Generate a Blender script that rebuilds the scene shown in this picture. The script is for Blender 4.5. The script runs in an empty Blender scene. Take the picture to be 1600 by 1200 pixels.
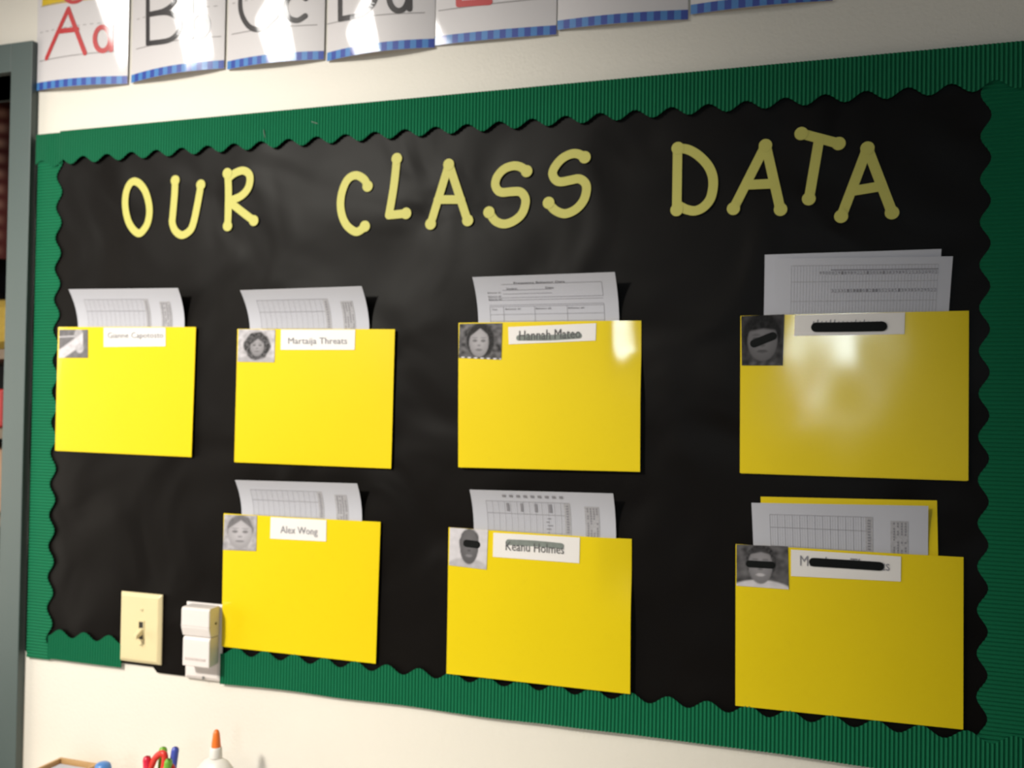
import bpy, math, random
from mathutils import Vector, Matrix, noise

random.seed(7)
SC = bpy.context.scene
COL = SC.collection
PI = math.pi

# ------------------------------------------------------------------ camera
CAM = Vector((1.36877, -1.42008, 1.46808))
FPX = 1500.0
yaw, pit, rol = 0.32543847, 0.01637916, -0.01532851
ROT = Matrix.Rotation(yaw, 3, 'Z') @ Matrix.Rotation(pit, 3, 'X') @ Matrix.Rotation(rol, 3, 'Y')
cam_d = bpy.data.cameras.new('camera')
cam_d.sensor_width = 36.0
cam_d.lens = FPX / 1600.0 * 36.0
cam_d.clip_start = 0.02
cam = bpy.data.objects.new('camera', cam_d)
COL.objects.link(cam)
r_, f_, u_ = ROT.col[0], ROT.col[1], ROT.col[2]
M4 = Matrix((
    (r_[0], u_[0], -f_[0], CAM[0]),
    (r_[1], u_[1], -f_[1], CAM[1]),
    (r_[2], u_[2], -f_[2], CAM[2]),
    (0, 0, 0, 1)))
cam.matrix_world = M4
SC.camera = cam
cam_d.dof.use_dof = True
cam_d.dof.focus_distance = 1.0
cam_d.dof.aperture_fstop = 6.0

# ------------------------------------------------------------------ world, light, exposure
W = bpy.data.worlds.new('world')
SC.world = W
W.use_nodes = True
W.node_tree.nodes['Background'].inputs[0].default_value = (0.55, 0.68, 0.9, 1)
W.node_tree.nodes['Background'].inputs[1].default_value = 0.6


def area(name, loc, rot, sx, sy, power, col):
    d = bpy.data.lights.new(name, 'AREA')
    d.shape = 'RECTANGLE'
    d.size, d.size_y = sx, sy
    d.energy = power
    d.color = col
    o = bpy.data.objects.new(name, d)
    COL.objects.link(o)
    o.location = loc
    o.rotation_euler = rot
    return o


# daylight through the window in the left wall, and through the window behind the camera
area('daylight_left', (-1.56, -0.95, 1.22), (0, -PI / 2, 0), 1.3, 1.1, 23, (1.0, 0.90, 0.74))
area('daylight_back', (1.38, -4.56, 1.80), (PI / 2, 0, 0), 0.38, 0.60, 21, (0.78, 0.92, 1.0))
TROFFER_POWER = 20
SPOT_POWER = 335

SC.view_settings.view_transform = 'Standard'
SC.view_settings.look = 'None'
SC.view_settings.gamma = 1.0
SC.view_settings.exposure = -0.2
SC.view_settings.use_curve_mapping = False
SC.cycles.use_denoising = True


# ------------------------------------------------------------------ helpers
def at(px, py, o=0.0):
    """point of the room behind photo pixel (px,py), o metres in front of the board wall"""
    d = ROT @ Vector(((px - 800) / FPX, 1.0, -(py - 600) / FPX))
    t = (-o - CAM.y) / d.y
    return CAM + d * t


def atD(px, py, D, extra=0.0):
    p = at(px, py, 0.008)
    for _ in range(3):
        p = at(px, py, D(p.x, p.z) + extra)
    return p


MATS = {}


def mat(name, col, rough=0.6, coat=0.0, coat_rough=0.1, spec=0.5, bump=None, var=None, metal=0.0):
    if name in MATS:
        return MATS[name]
    m = bpy.data.materials.new(name)
    m.use_nodes = True
    nt = m.node_tree
    b = nt.nodes['Principled BSDF']
    b.inputs['Base Color'].default_value = (*col, 1)
    b.inputs['Roughness'].default_value = rough
    b.inputs['Coat Weight'].default_value = coat
    b.inputs['Coat Roughness'].default_value = coat_rough
    b.inputs['Specular IOR Level'].default_value = spec
    if coat >= 1.0:
        b.inputs['Coat IOR'].default_value = 1.75
    b.inputs['Metallic'].default_value = metal
    if bump or var:
        tc = nt.nodes.new('ShaderNodeTexCoord')
    if bump:
        sc, st, dist = bump[:3]
        n = nt.nodes.new('ShaderNodeTexNoise')
        n.inputs['Scale'].default_value = sc
        n.inputs['Detail'].default_value = bump[3] if len(bump) > 3 else 3
        n.inputs['Distortion'].default_value = 0.6 if len(bump) > 3 else 0.0
        nt.links.new(tc.outputs['Object'], n.inputs['Vector'])
        bp = nt.nodes.new('ShaderNodeBump')
        bp.inputs['Strength'].default_value = st
        bp.inputs['Distance'].default_value = dist
        nt.links.new(n.outputs['Fac'], bp.inputs['Height'])
        nt.links.new(bp.outputs['Normal'], b.inputs['Normal'])
    if var:
        sc, amt = var
        n = nt.nodes.new('ShaderNodeTexNoise')
        n.inputs['Scale'].default_value = sc
        n.inputs['Detail'].default_value = 4
        nt.links.new(tc.outputs['Object'], n.inputs['Vector'])
        mx = nt.nodes.new('ShaderNodeMix')
        mx.data_type = 'RGBA'
        mx.inputs[6].default_value = (*[c * (1 - amt) for c in col], 1)
        mx.inputs[7].default_value = (*[min(1, c * (1 + amt)) for c in col], 1)
        nt.links.new(n.outputs['Fac'], mx.inputs[0])
        nt.links.new(mx.outputs[2], b.inputs['Base Color'])
    MATS[name] = m
    return m


def print_mat():
    m = bpy.data.materials.new('photo_print')
    m.use_nodes = True
    nt = m.node_tree
    b = nt.nodes['Principled BSDF']
    a = nt.nodes.new('ShaderNodeAttribute')
    a.attribute_name = 'print'
    nt.links.new(a.outputs['Color'], b.inputs['Base Color'])
    b.inputs['Roughness'].default_value = 0.5
    b.inputs['Specular IOR Level'].default_value = 0.12
    return m


M_WALL = mat('wall_paint', (0.82, 0.77, 0.69), 0.55, bump=(190, 0.25, 0.002), var=(3, 0.03))
M_CEIL = mat('ceiling_tile', (0.42, 0.41, 0.40), 0.9, bump=(120, 0.3, 0.003))
M_FLOOR = mat('floor_vinyl', (0.22, 0.19, 0.16), 0.4, var=(6, 0.12))
M_BLACK = mat('black_paper', (0.0042, 0.0031, 0.0026), 0.46, spec=0.11, bump=(5.5, 1.0, 0.013, 1.4), var=(8, 0.15))
M_GREEN = mat('green_corrugated', (0.006, 0.155, 0.068), 0.6, spec=0.16, var=(12, 0.07))
M_YEL = mat('yellow_folder', (0.86, 0.645, 0.003), 0.42, coat=0.9, coat_rough=0.10, spec=0.25, var=(5, 0.03))
M_LET = mat('letter_card', (0.56, 0.52, 0.115), 0.6, var=(40, 0.04))
M_SHEET = mat('sheet_paper', (0.54, 0.54, 0.60), 0.75, var=(9, 0.02))
M_TAG = mat('tag_paper', (0.84, 0.80, 0.78), 0.6, var=(30, 0.02))
M_INK = mat('ink_grey', (0.26, 0.25, 0.28), 0.8, var=(200, 0.1))
M_INKD = mat('ink_dark', (0.085, 0.08, 0.085), 0.8, var=(200, 0.1))
M_SHADE = mat('ink_shaded_cell', (0.42, 0.41, 0.44), 0.8, var=(300, 0.3))
M_MARK = mat('marker_black', (0.005, 0.006, 0.006), 0.6, spec=0.15, var=(80, 0.2))
M_MARKG = mat('marker_faded', (0.20, 0.225, 0.205), 0.6, var=(120, 0.3))
M_LAM = mat('laminated_card', (0.78, 0.74, 0.76), 0.5, coat=1.0, coat_rough=0.06, var=(6, 0.015))
M_RED = mat('red_ink', (0.62, 0.045, 0.05), 0.5, coat=1.0, coat_rough=0.06, var=(60, 0.05))
M_BLK = mat('black_ink', (0.035, 0.03, 0.035), 0.5, coat=1.0, coat_rough=0.06, var=(60, 0.05))
M_LINE = mat('card_rule', (0.36, 0.33, 0.34), 0.5, coat=1.0, coat_rough=0.06, var=(60, 0.05))
M_CYEL = mat('card_yellow', (0.80, 0.55, 0.02), 0.5, coat=1.0, coat_rough=0.06, var=(60, 0.05))
M_B1 = mat('check_blue_light', (0.07, 0.25, 0.62), 0.5, coat=1.0, coat_rough=0.06, var=(90, 0.06))
M_B2 = mat('check_blue_dark', (0.03, 0.07, 0.40), 0.5, coat=1.0, coat_rough=0.06, var=(90, 0.06))
M_FRAME = mat('door_frame_paint', (0.088, 0.118, 0.114), 0.45, bump=(90, 0.08, 0.001), var=(5, 0.06))
M_IVORY = mat('ivory_plastic', (0.80, 0.68, 0.40), 0.35, var=(12, 0.03))
M_WHITE = mat('white_plastic', (0.82, 0.76, 0.74), 0.35, var=(12, 0.02))
M_DARK = mat('dark_slot', (0.03, 0.025, 0.02), 0.6, var=(50, 0.1))
M_METAL = mat('metal', (0.6, 0.6, 0.6), 0.3, metal=1.0, var=(50, 0.05))
M_PRINT = print_mat()


def world_off(o):
    v = Vector((0, 0, 0))
    while o:
        v += o.location
        o = o.parent
    return v


def obj(name, vs, fs, m, parent=None, smooth=False, origin=None, mats=None, mi=None):
    """one mesh object from world-space vertices"""
    vs = [Vector(v) for v in vs]
    if parent:
        off = world_off(parent)
    elif origin is not None:
        off = Vector(origin)
    else:
        xs, ys, zs = zip(*vs)
        off = Vector(((min(xs) + max(xs)) / 2, (min(ys) + max(ys)) / 2, min(zs)))
    me = bpy.data.meshes.new(name)
    me.from_pydata([v - off for v in vs], [], fs)
    if mats:
        for q in mats:
            me.materials.append(q)
        for p, i in zip(me.polygons, mi):
            p.material_index = i
    else:
        me.materials.append(m)
    if smooth:
        for p in me.polygons:
            p.use_smooth = True
    o = bpy.data.objects.new(name, me)
    COL.objects.link(o)
    if parent:
        o.parent = parent
    else:
        o.location = off
    return o


def tag(o, label, cat, group=None):
    o['label'] = label
    o['category'] = cat
    if group:
        o['group'] = group
    return o


def thing(name, label, cat, loc, group=None):
    o = bpy.data.objects.new(name, None)
    o.empty_display_size = 0.05
    COL.objects.link(o)
    o.location = loc
    return tag(o, label, cat, group)


def struct(o):
    o['kind'] = 'structure'
    return o


class MB:
    def __init__(s):
        s.v, s.f, s.m = [], [], []

    def add(s, vs, fs, mi=0):
        b = len(s.v)
        s.v += [Vector(v) for v in vs]
        s.f += [tuple(i + b for i in f) for f in fs]
        s.m += [mi] * len(fs)
        return s

    def box(s, x0, x1, y0, y1, z0, z1):
        v = [(x, y, z) for x in (x0, x1) for y in (y0, y1) for z in (z0, z1)]
        return s.add(v, [(0, 1, 3, 2), (4, 6, 7, 5), (0, 4, 5, 1), (2, 3, 7, 6), (0, 2, 6, 4), (1, 5, 7, 3)])

    def tube(s, pts, rad, n=10, caps=True):
        pts = [Vector(p) for p in pts]
        rads = rad if isinstance(rad, (list, tuple)) else [rad] * len(pts)
        base = len(s.v)
        up = Vector((0.13, 0.9, 0.31)).normalized()
        for i, p in enumerate(pts):
            t = (pts[min(i + 1, len(pts) - 1)] - pts[max(i - 1, 0)]).normalized()
            a = t.cross(up).normalized()
            b = t.cross(a)
            for k in range(n):
                an = 2 * PI * k / n
                s.v.append(p + (a * math.cos(an) + b * math.sin(an)) * rads[i])
        for i in range(len(pts) - 1):
            for k in range(n):
                k2 = (k + 1) % n
                s.f.append((base + i * n + k, base + i * n + k2, base + (i + 1) * n + k2, base + (i + 1) * n + k))
                s.m.append(0)
        if caps:
            s.f.append(tuple(base + k for k in range(n)))
            s.f.append(tuple(base + (len(pts) - 1) * n + k for k in reversed(range(n))))
            s.m += [0, 0]
        return s

    def lathe(s, cx, cy, prof, n=24, sx=1.0, sy=1.0):
        base = len(s.v)
        for r, z in prof:
            for k in range(n):
                a = 2 * PI * k / n
                s.v.append(Vector((cx + r * sx * math.cos(a), cy + r * sy * math.sin(a), z)))
        for i in range(len(prof) - 1):
            for k in range(n):
                k2 = (k + 1) % n
                s.f.append((base + i * n + k, base + i * n + k2, base + (i + 1) * n + k2, base + (i + 1) * n + k))
                s.m.append(0)
        s.f.append(tuple(base + k for k in reversed(range(n))))
        s.f.append(tuple(base + (len(prof) - 1) * n + k for k in range(n)))
        s.m += [0, 0]
        return s

    def build(s, name, m, parent=None, smooth=False, origin=None, mats=None):
        return obj(name, s.v, s.f, m, parent, smooth, origin, mats, s.m if mats else None)


def bevel(o, w, seg=2):
    md = o.modifiers.new('bevel', 'BEVEL')
    md.width = w
    md.segments = seg
    md.limit_method = 'ANGLE'
    return o


def sheet(name, fn, nu, nv, t, m, parent=None, smooth=True, origin=None, back=True):
    """closed sheet of thickness t from a surface fn(u,v) (front side)"""
    vs, fs = [], []
    for j in range(nv + 1):
        for i in range(nu + 1):
            vs.append(Vector(fn(i / nu, j / nv)))
    n1 = nu + 1
    for j in range(nv):
        for i in range(nu):
            a = j * n1 + i
            fs.append((a, a + 1, a + n1 + 1, a + n1))
    N = len(vs)
    vs += [v + Vector((0, t, 0)) for v in vs[:N]]
    for j in range(nv):
        for i in range(nu):
            a = N + j * n1 + i
            fs.append((a, a + n1, a + n1 + 1, a + 1))
    rim = [i for i in range(nu)] + [j * n1 + nu for j in range(nv)] + \
          [nv * n1 + i for i in range(nu, 0, -1)] + [j * n1 for j in range(nv, 0, -1)]
    for k in range(len(rim)):
        a, b = rim[k], rim[(k + 1) % len(rim)]
        fs.append((b, a, a + N, b + N))
    o = obj(name, vs, fs, m, parent, smooth, origin)
    if smooth:
        me = o.data
        # keep the rim crisp
        nside = len(rim)
        for p in me.polygons[len(me.polygons) - nside:]:
            p.use_smooth = False
        for e in me.edges:
            a, b = e.vertices
            if (a in RIMSET(rim, N)) and (b in RIMSET(rim, N)):
                e.use_edge_sharp = True
    return o


_rc = {}


def RIMSET(rim, N):
    k = (len(rim), N, rim[-1])
    if k not in _rc:
        _rc[k] = set(rim) | {i + N for i in rim}
    return _rc[k]


def bil(q, u, v):
    """q = TL,TR,BR,BL corners; u right, v up"""
    tl, tr, br, bl = q
    b = bl.lerp(br, u)
    t = tl.lerp(tr, u)
    return b.lerp(t, v)


def bil2(q, u, v):
    tl, tr, br, bl = [Vector((a, b)) for a, b in q]
    return bl.lerp(br, u).lerp(tl.lerp(tr, u), v)


def smooth_line(pts, n=6, closed=False):
    if len(pts) == 2 and not closed:
        a, b = Vector(pts[0]), Vector(pts[1])
        return [a.lerp(b, k / 4) for k in range(5)]
    P = [Vector(p) for p in pts]
    L = len(P)
    out = []
    rng = L if closed else L - 1
    for i in range(rng):
        if closed:
            p0, p1, p2, p3 = P[(i - 1) % L], P[i], P[(i + 1) % L], P[(i + 2) % L]
        else:
            p0, p1, p2, p3 = P[max(i - 1, 0)], P[i], P[i + 1], P[min(i + 2, L - 1)]
        for k in range(n):
            t = k / n
            out.append(0.5 * ((2 * p1) + (p2 - p0) * t + (2 * p0 - 5 * p1 + 4 * p2 - p3) * t * t + (3 * p1 - p0 - 3 * p2 + p3) * t ** 3))
    if not closed:
        out.append(P[-1])
    return out


def stroke(mb, pts, w, o_fn, t, closed=False, cap=True):
    """flat stroke (a strip w wide with round ends) of thickness t; pts are (x,z); o_fn(x,z) = distance of its face from the wall"""
    n = len(pts)
    L, R = [], []
    for i, p in enumerate(pts):
        if closed:
            d = (pts[(i + 1) % n] - pts[i - 1]).normalized()
        else:
            d = (pts[min(i + 1, n - 1)] - pts[max(i - 1, 0)]).normalized()
        nn = Vector((-d.y, d.x)) * (w / 2)
        L.append(p + nn)
        R.append(p - nn)

    def V(q, back):
        o = o_fn(q.x, q.y)
        return Vector((q.x, -o + (t if back else 0), q.y))
    vs = [V(q, 0) for q in L] + [V(q, 0) for q in R] + [V(q, 1) for q in L] + [V(q, 1) for q in R]
    fs = []
    m = n if closed else n - 1
    for i in range(m):
        j = (i + 1) % n
        fs.append((i, n + i, n + j, j))
        if t > 0:
            fs.append((i, j, 2 * n + j, 2 * n + i))
            fs.append((n + i, 3 * n + i, 3 * n + j, n + j))
    mb.add(vs, fs)
    if cap and not closed:
        disk(mb, pts[0], w / 2, o_fn, t, 0.00006)
        disk(mb, pts[-1], w / 2, o_fn, t, 0.00006)


def disk(mb, c, r, o_fn, t, lift=0.00012, n=20):
    vs = []
    for b in (0, 1):
        for k in range(n):
            a = 2 * PI * k / n
            x, z = c.x + r * math.cos(a), c.y + r * math.sin(a)
            vs.append(Vector((x, -(o_fn(x, z) + lift) + (t if b else 0), z)))
    fs = [tuple(range(n))]
    if t > 0:
        for k in range(n):
            k2 = (k + 1) % n
            fs.append((k, n + k, n + k2, k2))
    mb.add(vs, fs)


_tx = {}


def text_geo(s):
    """flat mesh of a word, normalised to a 0..1 box"""
    if s in _tx:
        return _tx[s]
    c = bpy.data.curves.new('tmp', 'FONT')
    c.body = s
    c.resolution_u = 2
    o = bpy.data.objects.new('tmp', c)
    COL.objects.link(o)
    dg = bpy.context.evaluated_depsgraph_get()
    dg.update()
    me = o.evaluated_get(dg).to_mesh()
    v = [(q.co.x, q.co.y) for q in me.vertices]
    f = [tuple(p.vertices) for p in me.polygons]
    o.evaluated_get(dg).to_mesh_clear()
    bpy.data.objects.remove(o)
    bpy.data.curves.remove(c)
    x0, x1 = min(a for a, b in v), max(a for a, b in v)
    y0, y1 = min(b for a, b in v), max(b for a, b in v)
    v = [((a - x0) / (x1 - x0), (b - y0) / (y1 - y0)) for a, b in v]
    _tx[s] = (v, f)
    return _tx[s]


def text_on(mb, s, fn, u0, u1, v0, v1):
    v, f = text_geo(s)
    mb.add([fn(u0 + a * (u1 - u0), v0 + b * (v1 - v0)) for a, b in v], f)


def quad_on(mb, fn, u0, u1, v0, v1, n=1, mi=0, m=1):
    """printed rectangle that follows surface fn"""
    vs, fs = [], []
    for j in range(m + 1):
        for i in range(n + 1):
            vs.append(fn(u0 + (u1 - u0) * i / n, v0 + (v1 - v0) * j / m))
    for j in range(m):
        for i in range(n):
            a = j * (n + 1) + i
            fs.append((a, a + 1, a + n + 2, a + n + 1))
    mb.add(vs, fs, mi)


# ------------------------------------------------------------------ the room
XL, XR, YB, ZC = -1.5, 4.0, -4.5, 2.75
FO = 0.016                                   # door frame stands this far off the wall
fr_out = at(51, 63, FO)
fr_in = at(17, 112, FO)
DX0, DX1, DZ = -1.06, fr_in.x, fr_in.z       # the doorway opening

w = MB()
w.box(DX1, XR, 0, 0.12, 0, ZC)
w.box(XL, DX0, 0, 0.12, 0, ZC)
w.box(DX0, DX1, 0, 0.12, DZ, ZC)
struct(w.build('wall_front', M_WALL))
struct(MB().box(XL, XR, YB, 0.12, -0.1, 0).build('floor', M_FLOOR))
struct(MB().box(XL, XR, YB, 0.12, ZC, ZC + 0.1).build('ceiling', M_CEIL))
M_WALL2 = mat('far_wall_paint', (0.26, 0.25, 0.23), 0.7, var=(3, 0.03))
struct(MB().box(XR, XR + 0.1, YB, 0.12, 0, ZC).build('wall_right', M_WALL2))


def wall_hole(name, axis, c0, c1, a0, a1, h):
    """wall slab with a window hole h=(a0,a1,z0,z1)"""
    m = MB()
    ha0, ha1, z0, z1 = h
    for (p, q, r, s) in ((a0, ha0, 0, ZC), (ha1, a1, 0, ZC), (ha0, ha1, 0, z0), (ha0, ha1, z1, ZC)):
        if axis == 'x':
            m.box(c0, c1, p, q, r, s)
        else:
            m.box(p, q, c0, c1, r, s)
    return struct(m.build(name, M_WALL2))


W1 = (-1.50, -0.40, 0.57, 1.87)
W2 = (1.17, 1.59, 1.48, 2.12)
wall_hole('wall_left', 'x', XL - 0.1, XL, YB, 0.12, W1)
wall_hole('wall_back', 'y', YB - 0.1, YB, XL, XR, W2)
M_WFR = mat('window_frame_paint', (0.7, 0.7, 0.68), 0.4, var=(9, 0.03))


def window(name, axis, c, h):
    a0, a1, z0, z1 = h
    root = bpy.data.objects.new(name, None)
    COL.objects.link(root)
    struct(root)

    def B(p, q, r, s, d0, d1, nm):
        m = MB()
        if axis == 'x':
            m.box(c + d0, c + d1, p, q, r, s)
        else:
            m.box(p, q, c + d0, c + d1, r, s)
        return m.build(nm, M_WFR, root)
    root.location = (c, (a0 + a1) / 2, z0) if axis == 'x' else ((a0 + a1) / 2, c, z0)
    t = 0.035
    B(a0, a0 + t, z0, z1, -0.05, 0.01, 'window_frame')
    B(a1 - t, a1, z0, z1, -0.05, 0.01, 'window_frame')
    B(a0 + t, a1 - t, z0, z0 + t, -0.05, 0.01, 'window_frame')
    B(a0 + t, a1 - t, z1 - t, z1, -0.05, 0.01, 'window_frame')
    B(a0 + t, a1 - t, (z0 + z1) / 2 - .012, (z0 + z1) / 2 + .012, -0.04, 0.0, 'glazing_bar')
    B(a0 - 0.04, a1 + 0.04, z0 - 0.03, z0, -0.05, 0.06, 'window_sill')


window('window_1', 'x', XL, W1)
window('window_2', 'y', YB, W2)

# ceiling light fixture
TX0, TX1, TY0, TY1 = -0.72, -0.12, -1.92, -1.16
lf = thing('ceiling_light', 'recessed fluorescent ceiling light panel with white frame', 'ceiling light', ((TX0 + TX1) / 2, (TY0 + TY1) / 2, ZC - 0.03))
m = MB()
for b in ((TX0 - .03, TX1 + .03, TY0 - .03, TY0), (TX0 - .03, TX1 + .03, TY1, TY1 + .03), (TX0 - .03, TX0, TY0, TY1), (TX1, TX1 + .03, TY0, TY1)):
    m.box(*b, ZC - 0.03, ZC)
m.build('frame', M_WFR, lf)
M_DIFF = mat('diffuser', (0.9, 0.9, 0.9), 0.4, var=(30, 0.02))
MB().box(TX0, TX1, TY0, TY1, ZC - 0.012, ZC - 0.004).build('diffuser', M_DIFF, lf)
tl = area('troffer_glow', (0, 0, 0), (0, 0, 0), TX1 - TX0, TY1 - TY0, TROFFER_POWER, (1.0, 0.97, 0.93))
tl.parent = lf
tl.location = (0, 0, 0.012)

# added spotlight with an invented fixture, brightens the left half of the board
SPOS, SAIM = Vector((-0.35, -2.10, 2.56)), Vector((0.37, 0.0, 1.28))
sdir = (SAIM - SPOS).normalized()
sp = thing('added_spotlight', 'added unseen spotlight fixture brightening the left of the display board', 'spotlight', (SPOS.x, SPOS.y, 2.60))
MB().tube([(SPOS.x, SPOS.y, ZC), (SPOS.x, SPOS.y, ZC - .02)], .05, 20).build('added_mount', M_WFR, sp)
MB().tube([(SPOS.x, SPOS.y, ZC - .02), SPOS - sdir * .09], .009, 10).build('arm', M_WFR, sp)
hs = MB()
hs.tube([SPOS - sdir * .14, SPOS - sdir * .13, SPOS - sdir * .01], [.05, .065, .065], 24, caps=False)
hs.tube([SPOS - sdir * .14, SPOS - sdir * .139], .05, 24)
hs.build('added_housing', M_WFR, sp, smooth=False)
sl = bpy.data.lights.new('added_spot', 'SPOT')
sl.energy = SPOT_POWER
sl.color = (1.0, 0.96, 0.86)
sl.spot_size = math.radians(52)
sl.spot_blend = 1.0
sl.shadow_soft_size = 0.13
so_ = bpy.data.objects.new('added_spot', sl)
COL.objects.link(so_)
so_.parent = sp
so_.location = SPOS - Vector((SPOS.x, SPOS.y, 2.60))
so_.rotation_euler = sdir.to_track_quat('-Z', 'Y').to_euler()

# doorway with painted metal frame and the closet behind it
door = bpy.data.objects.new('door_1', None)
COL.objects.link(door)
struct(door)
door.location = ((DX0 + DX1) / 2, 0, 0)
door['label'] = 'blue grey painted metal frame of the doorway left of the board'
fw = fr_out.x - fr_in.x
bevel(MB().box(DX1, DX1 + fw, -FO, 0.13, 0, fr_out.z).build('frame_jamb', M_FRAME, door), 0.001)
bevel(MB().box(DX0 - fw, DX0, -FO, 0.13, 0, fr_out.z).build('frame_jamb', M_FRAME, door), 0.001)
bevel(MB().box(DX0, DX1, -FO, 0.13, DZ, fr_out.z).build('frame_head', M_FRAME, door), 0.001)
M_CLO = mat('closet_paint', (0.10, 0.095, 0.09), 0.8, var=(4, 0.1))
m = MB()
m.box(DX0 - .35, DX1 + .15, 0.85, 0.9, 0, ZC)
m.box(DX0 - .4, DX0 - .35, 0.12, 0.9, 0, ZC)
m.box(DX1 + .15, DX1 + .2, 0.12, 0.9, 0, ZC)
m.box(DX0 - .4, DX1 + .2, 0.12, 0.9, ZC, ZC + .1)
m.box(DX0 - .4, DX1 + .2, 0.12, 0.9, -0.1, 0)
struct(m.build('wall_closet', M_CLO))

# ------------------------------------------------------------------ black backing paper
ZB_GAP = at(270, 1054, 0.003).z


def paper_o(x, z):
    p = Vector((x * 5.5 + z * 2.0, z * 6.5 - x * 1.5, 3.1))
    a = noise.noise(p)
    b = noise.noise(Vector((x * 14 + z * 9, z * 13 - x * 6, 9.7)))
    c = 1 - abs(noise.noise(Vector((x * 7 - z * 6, z * 3.5 + x * 3, 21.3))))
    return 0.0029 + 0.0010 * a + 0.00045 * b + 0.0010 * (c - 0.75)


zb_sw, x_sw = at(120, 1026).z, at(243, 1030).x
PX0, PX1, PZ1 = -0.060, 1.60, at(100, 212).z - 0.004


def paper_fn(u, v):
    x = PX0 + (PX1 - PX0) * u
    zb = zb_sw if x < x_sw else (ZB_GAP if x < 0.42 else at(800, 1115).z)
    z = zb + (PZ1 - zb) * v
    return (x, -paper_o(x, z), z)


tag(sheet('backing_paper', paper_fn, 190, 110, 0.0003, M_BLACK), 'creased black backing paper covering the whole display board', 'paper')

# ------------------------------------------------------------------ scalloped corrugated border
PITCH, AMP = 0.0056, 0.0066


def border(label, p0, p1, inward, width, o0, phase=0.0, WAVE=0.0555, ripple=0.0, bulge=0.0):
    """corrugated strip; p0->p1 is the straight outer edge (x,z); inward is the unit (x,z) towards the board middle"""
    p0, p1, inward = Vector(p0), Vector(p1), Vector(inward)
    L = (p1 - p0).length
    nu = max(8, int(L / PITCH * 6))
    rows = [0.0, 0.3, 0.6, 0.86, 1.0]
    vs, fs = [], []
    d = (p1 - p0) / L
    for b in (0, 1):
        for i in range(nu + 1):
            s = L * i / nu
            h = 0.00105 * math.cos(2 * PI * s / PITCH)
            ww = width + AMP * math.cos(2 * PI * (s - phase) / WAVE)
            rp = ripple * noise.noise(Vector((s * 5.0, 7.7, o0 * 900)))
            bl = bulge * max(0, noise.noise(Vector((s * 4.0, 2.7, o0 * 700))))
            for v in rows:
                q = p0 + d * s + inward * (rp * (1 - v) + ww * v)
                o = o0 + h + bl * (1 - v) ** 2
                vs.append((q.x, -o + (0.0007 if b else 0), q.y))
    R = len(rows)
    N = (nu + 1) * R
    for i in range(nu):
        for j in range(R - 1):
            a = i * R + j
            fs.append((a, a + R, a + R + 1, a + 1))
            fs.append((N + a, N + a + 1, N + a + R + 1, N + a + R))
        a = i * R
        fs.append((a, N + a, N + a + R, a + R))
        a = i * R + R - 1
        fs.append((a, a + R, N + a + R, N + a))
    for a, s in ((0, 1), (nu * R, -1)):
        for j in range(R - 1):
            q = (a + j, a + j + 1, N + a + j + 1, N + a + j)
            fs.append(q if s > 0 else q[::-1])
    o = obj('scalloped_border', vs, fs, M_GREEN, smooth=False)
    return tag(o, label, 'border trim', 'green scalloped borders around the board')


def xz(px, py, o=0.006):
    p = at(px, py, o)
    return Vector((p.x, p.z))


a, b = xz(57, 212), xz(1600, 63.5)
ZT = (a.y + b.y) / 2
xl = xz(56, 400).x
xr_in = xz(1538, 500).x
zb_l = xz(120, 1034).y
zb_r = xz(800, 1124).y
xs = xz(97, 207).x
border('green corrugated border strip down the left side beside the doorway', (xl, ZT - 0.004), (xl, zb_l - 0.003), (1, 0), 0.0515, 0.0062, phase=ZT - 0.004 - 1.7843, WAVE=.0571)
border('dark green corrugated border strip down the right side of the board', (xr_in + 0.055, ZT - 0.004), (xr_in + 0.055, zb_r + 0.003), (-1, 0), 0.0545, 0.0062, phase=ZT - 0.004 - 1.8595 + .02875, WAVE=.0575)
border('short green border piece at the top left corner beside the door frame', (xl - 0.003, ZT - 0.001), (xs + 0.01, ZT - 0.001), (0, -1), 0.0565, 0.0080, phase=0.042)
top_strip = border('long green corrugated border strip along the top of the board', (xs, ZT + 0.001), (1.66, ZT + 0.001), (0, -1), 0.0560, 0.0095, phase=.0806 - xs, WAVE=.05404)
for (pxa, pya, pxb, pyb) in ((412, 203, 414, 215), (487, 190, 496, 193)):
    p, q = at(pxa, pya, .0112), at(pxb, pyb, .0112)
    MB().tube([p + Vector((0, .003, 0)), p, q, q + Vector((0, .003, 0))], .0006, 6).build('staple', M_METAL, top_strip)
xa = xz(76, 1025).x
border('short green border piece along the bottom left of the ivory switch', (xa, zb_l), (xz(190, 1040).x, zb_l), (0, 1), 0.0485, 0.0080, phase=.0239 - xa, WAVE=.0556, bulge=0.004)
xb = xz(345, 1063).x
border('long green corrugated border strip along the bottom below the yellow folders', (xb, zb_r), (1.66, zb_r), (0, 1), 0.0560, 0.0080, phase=.4025 - xb, WAVE=.0568, ripple=0.006, bulge=0.006)

# ------------------------------------------------------------------ title letters
LW, LT = 0.0138, 0.0187


def crop(x0, y0, s):
    return lambda p: (x0 + p[0] * s, y0 + p[1] * s)


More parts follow.
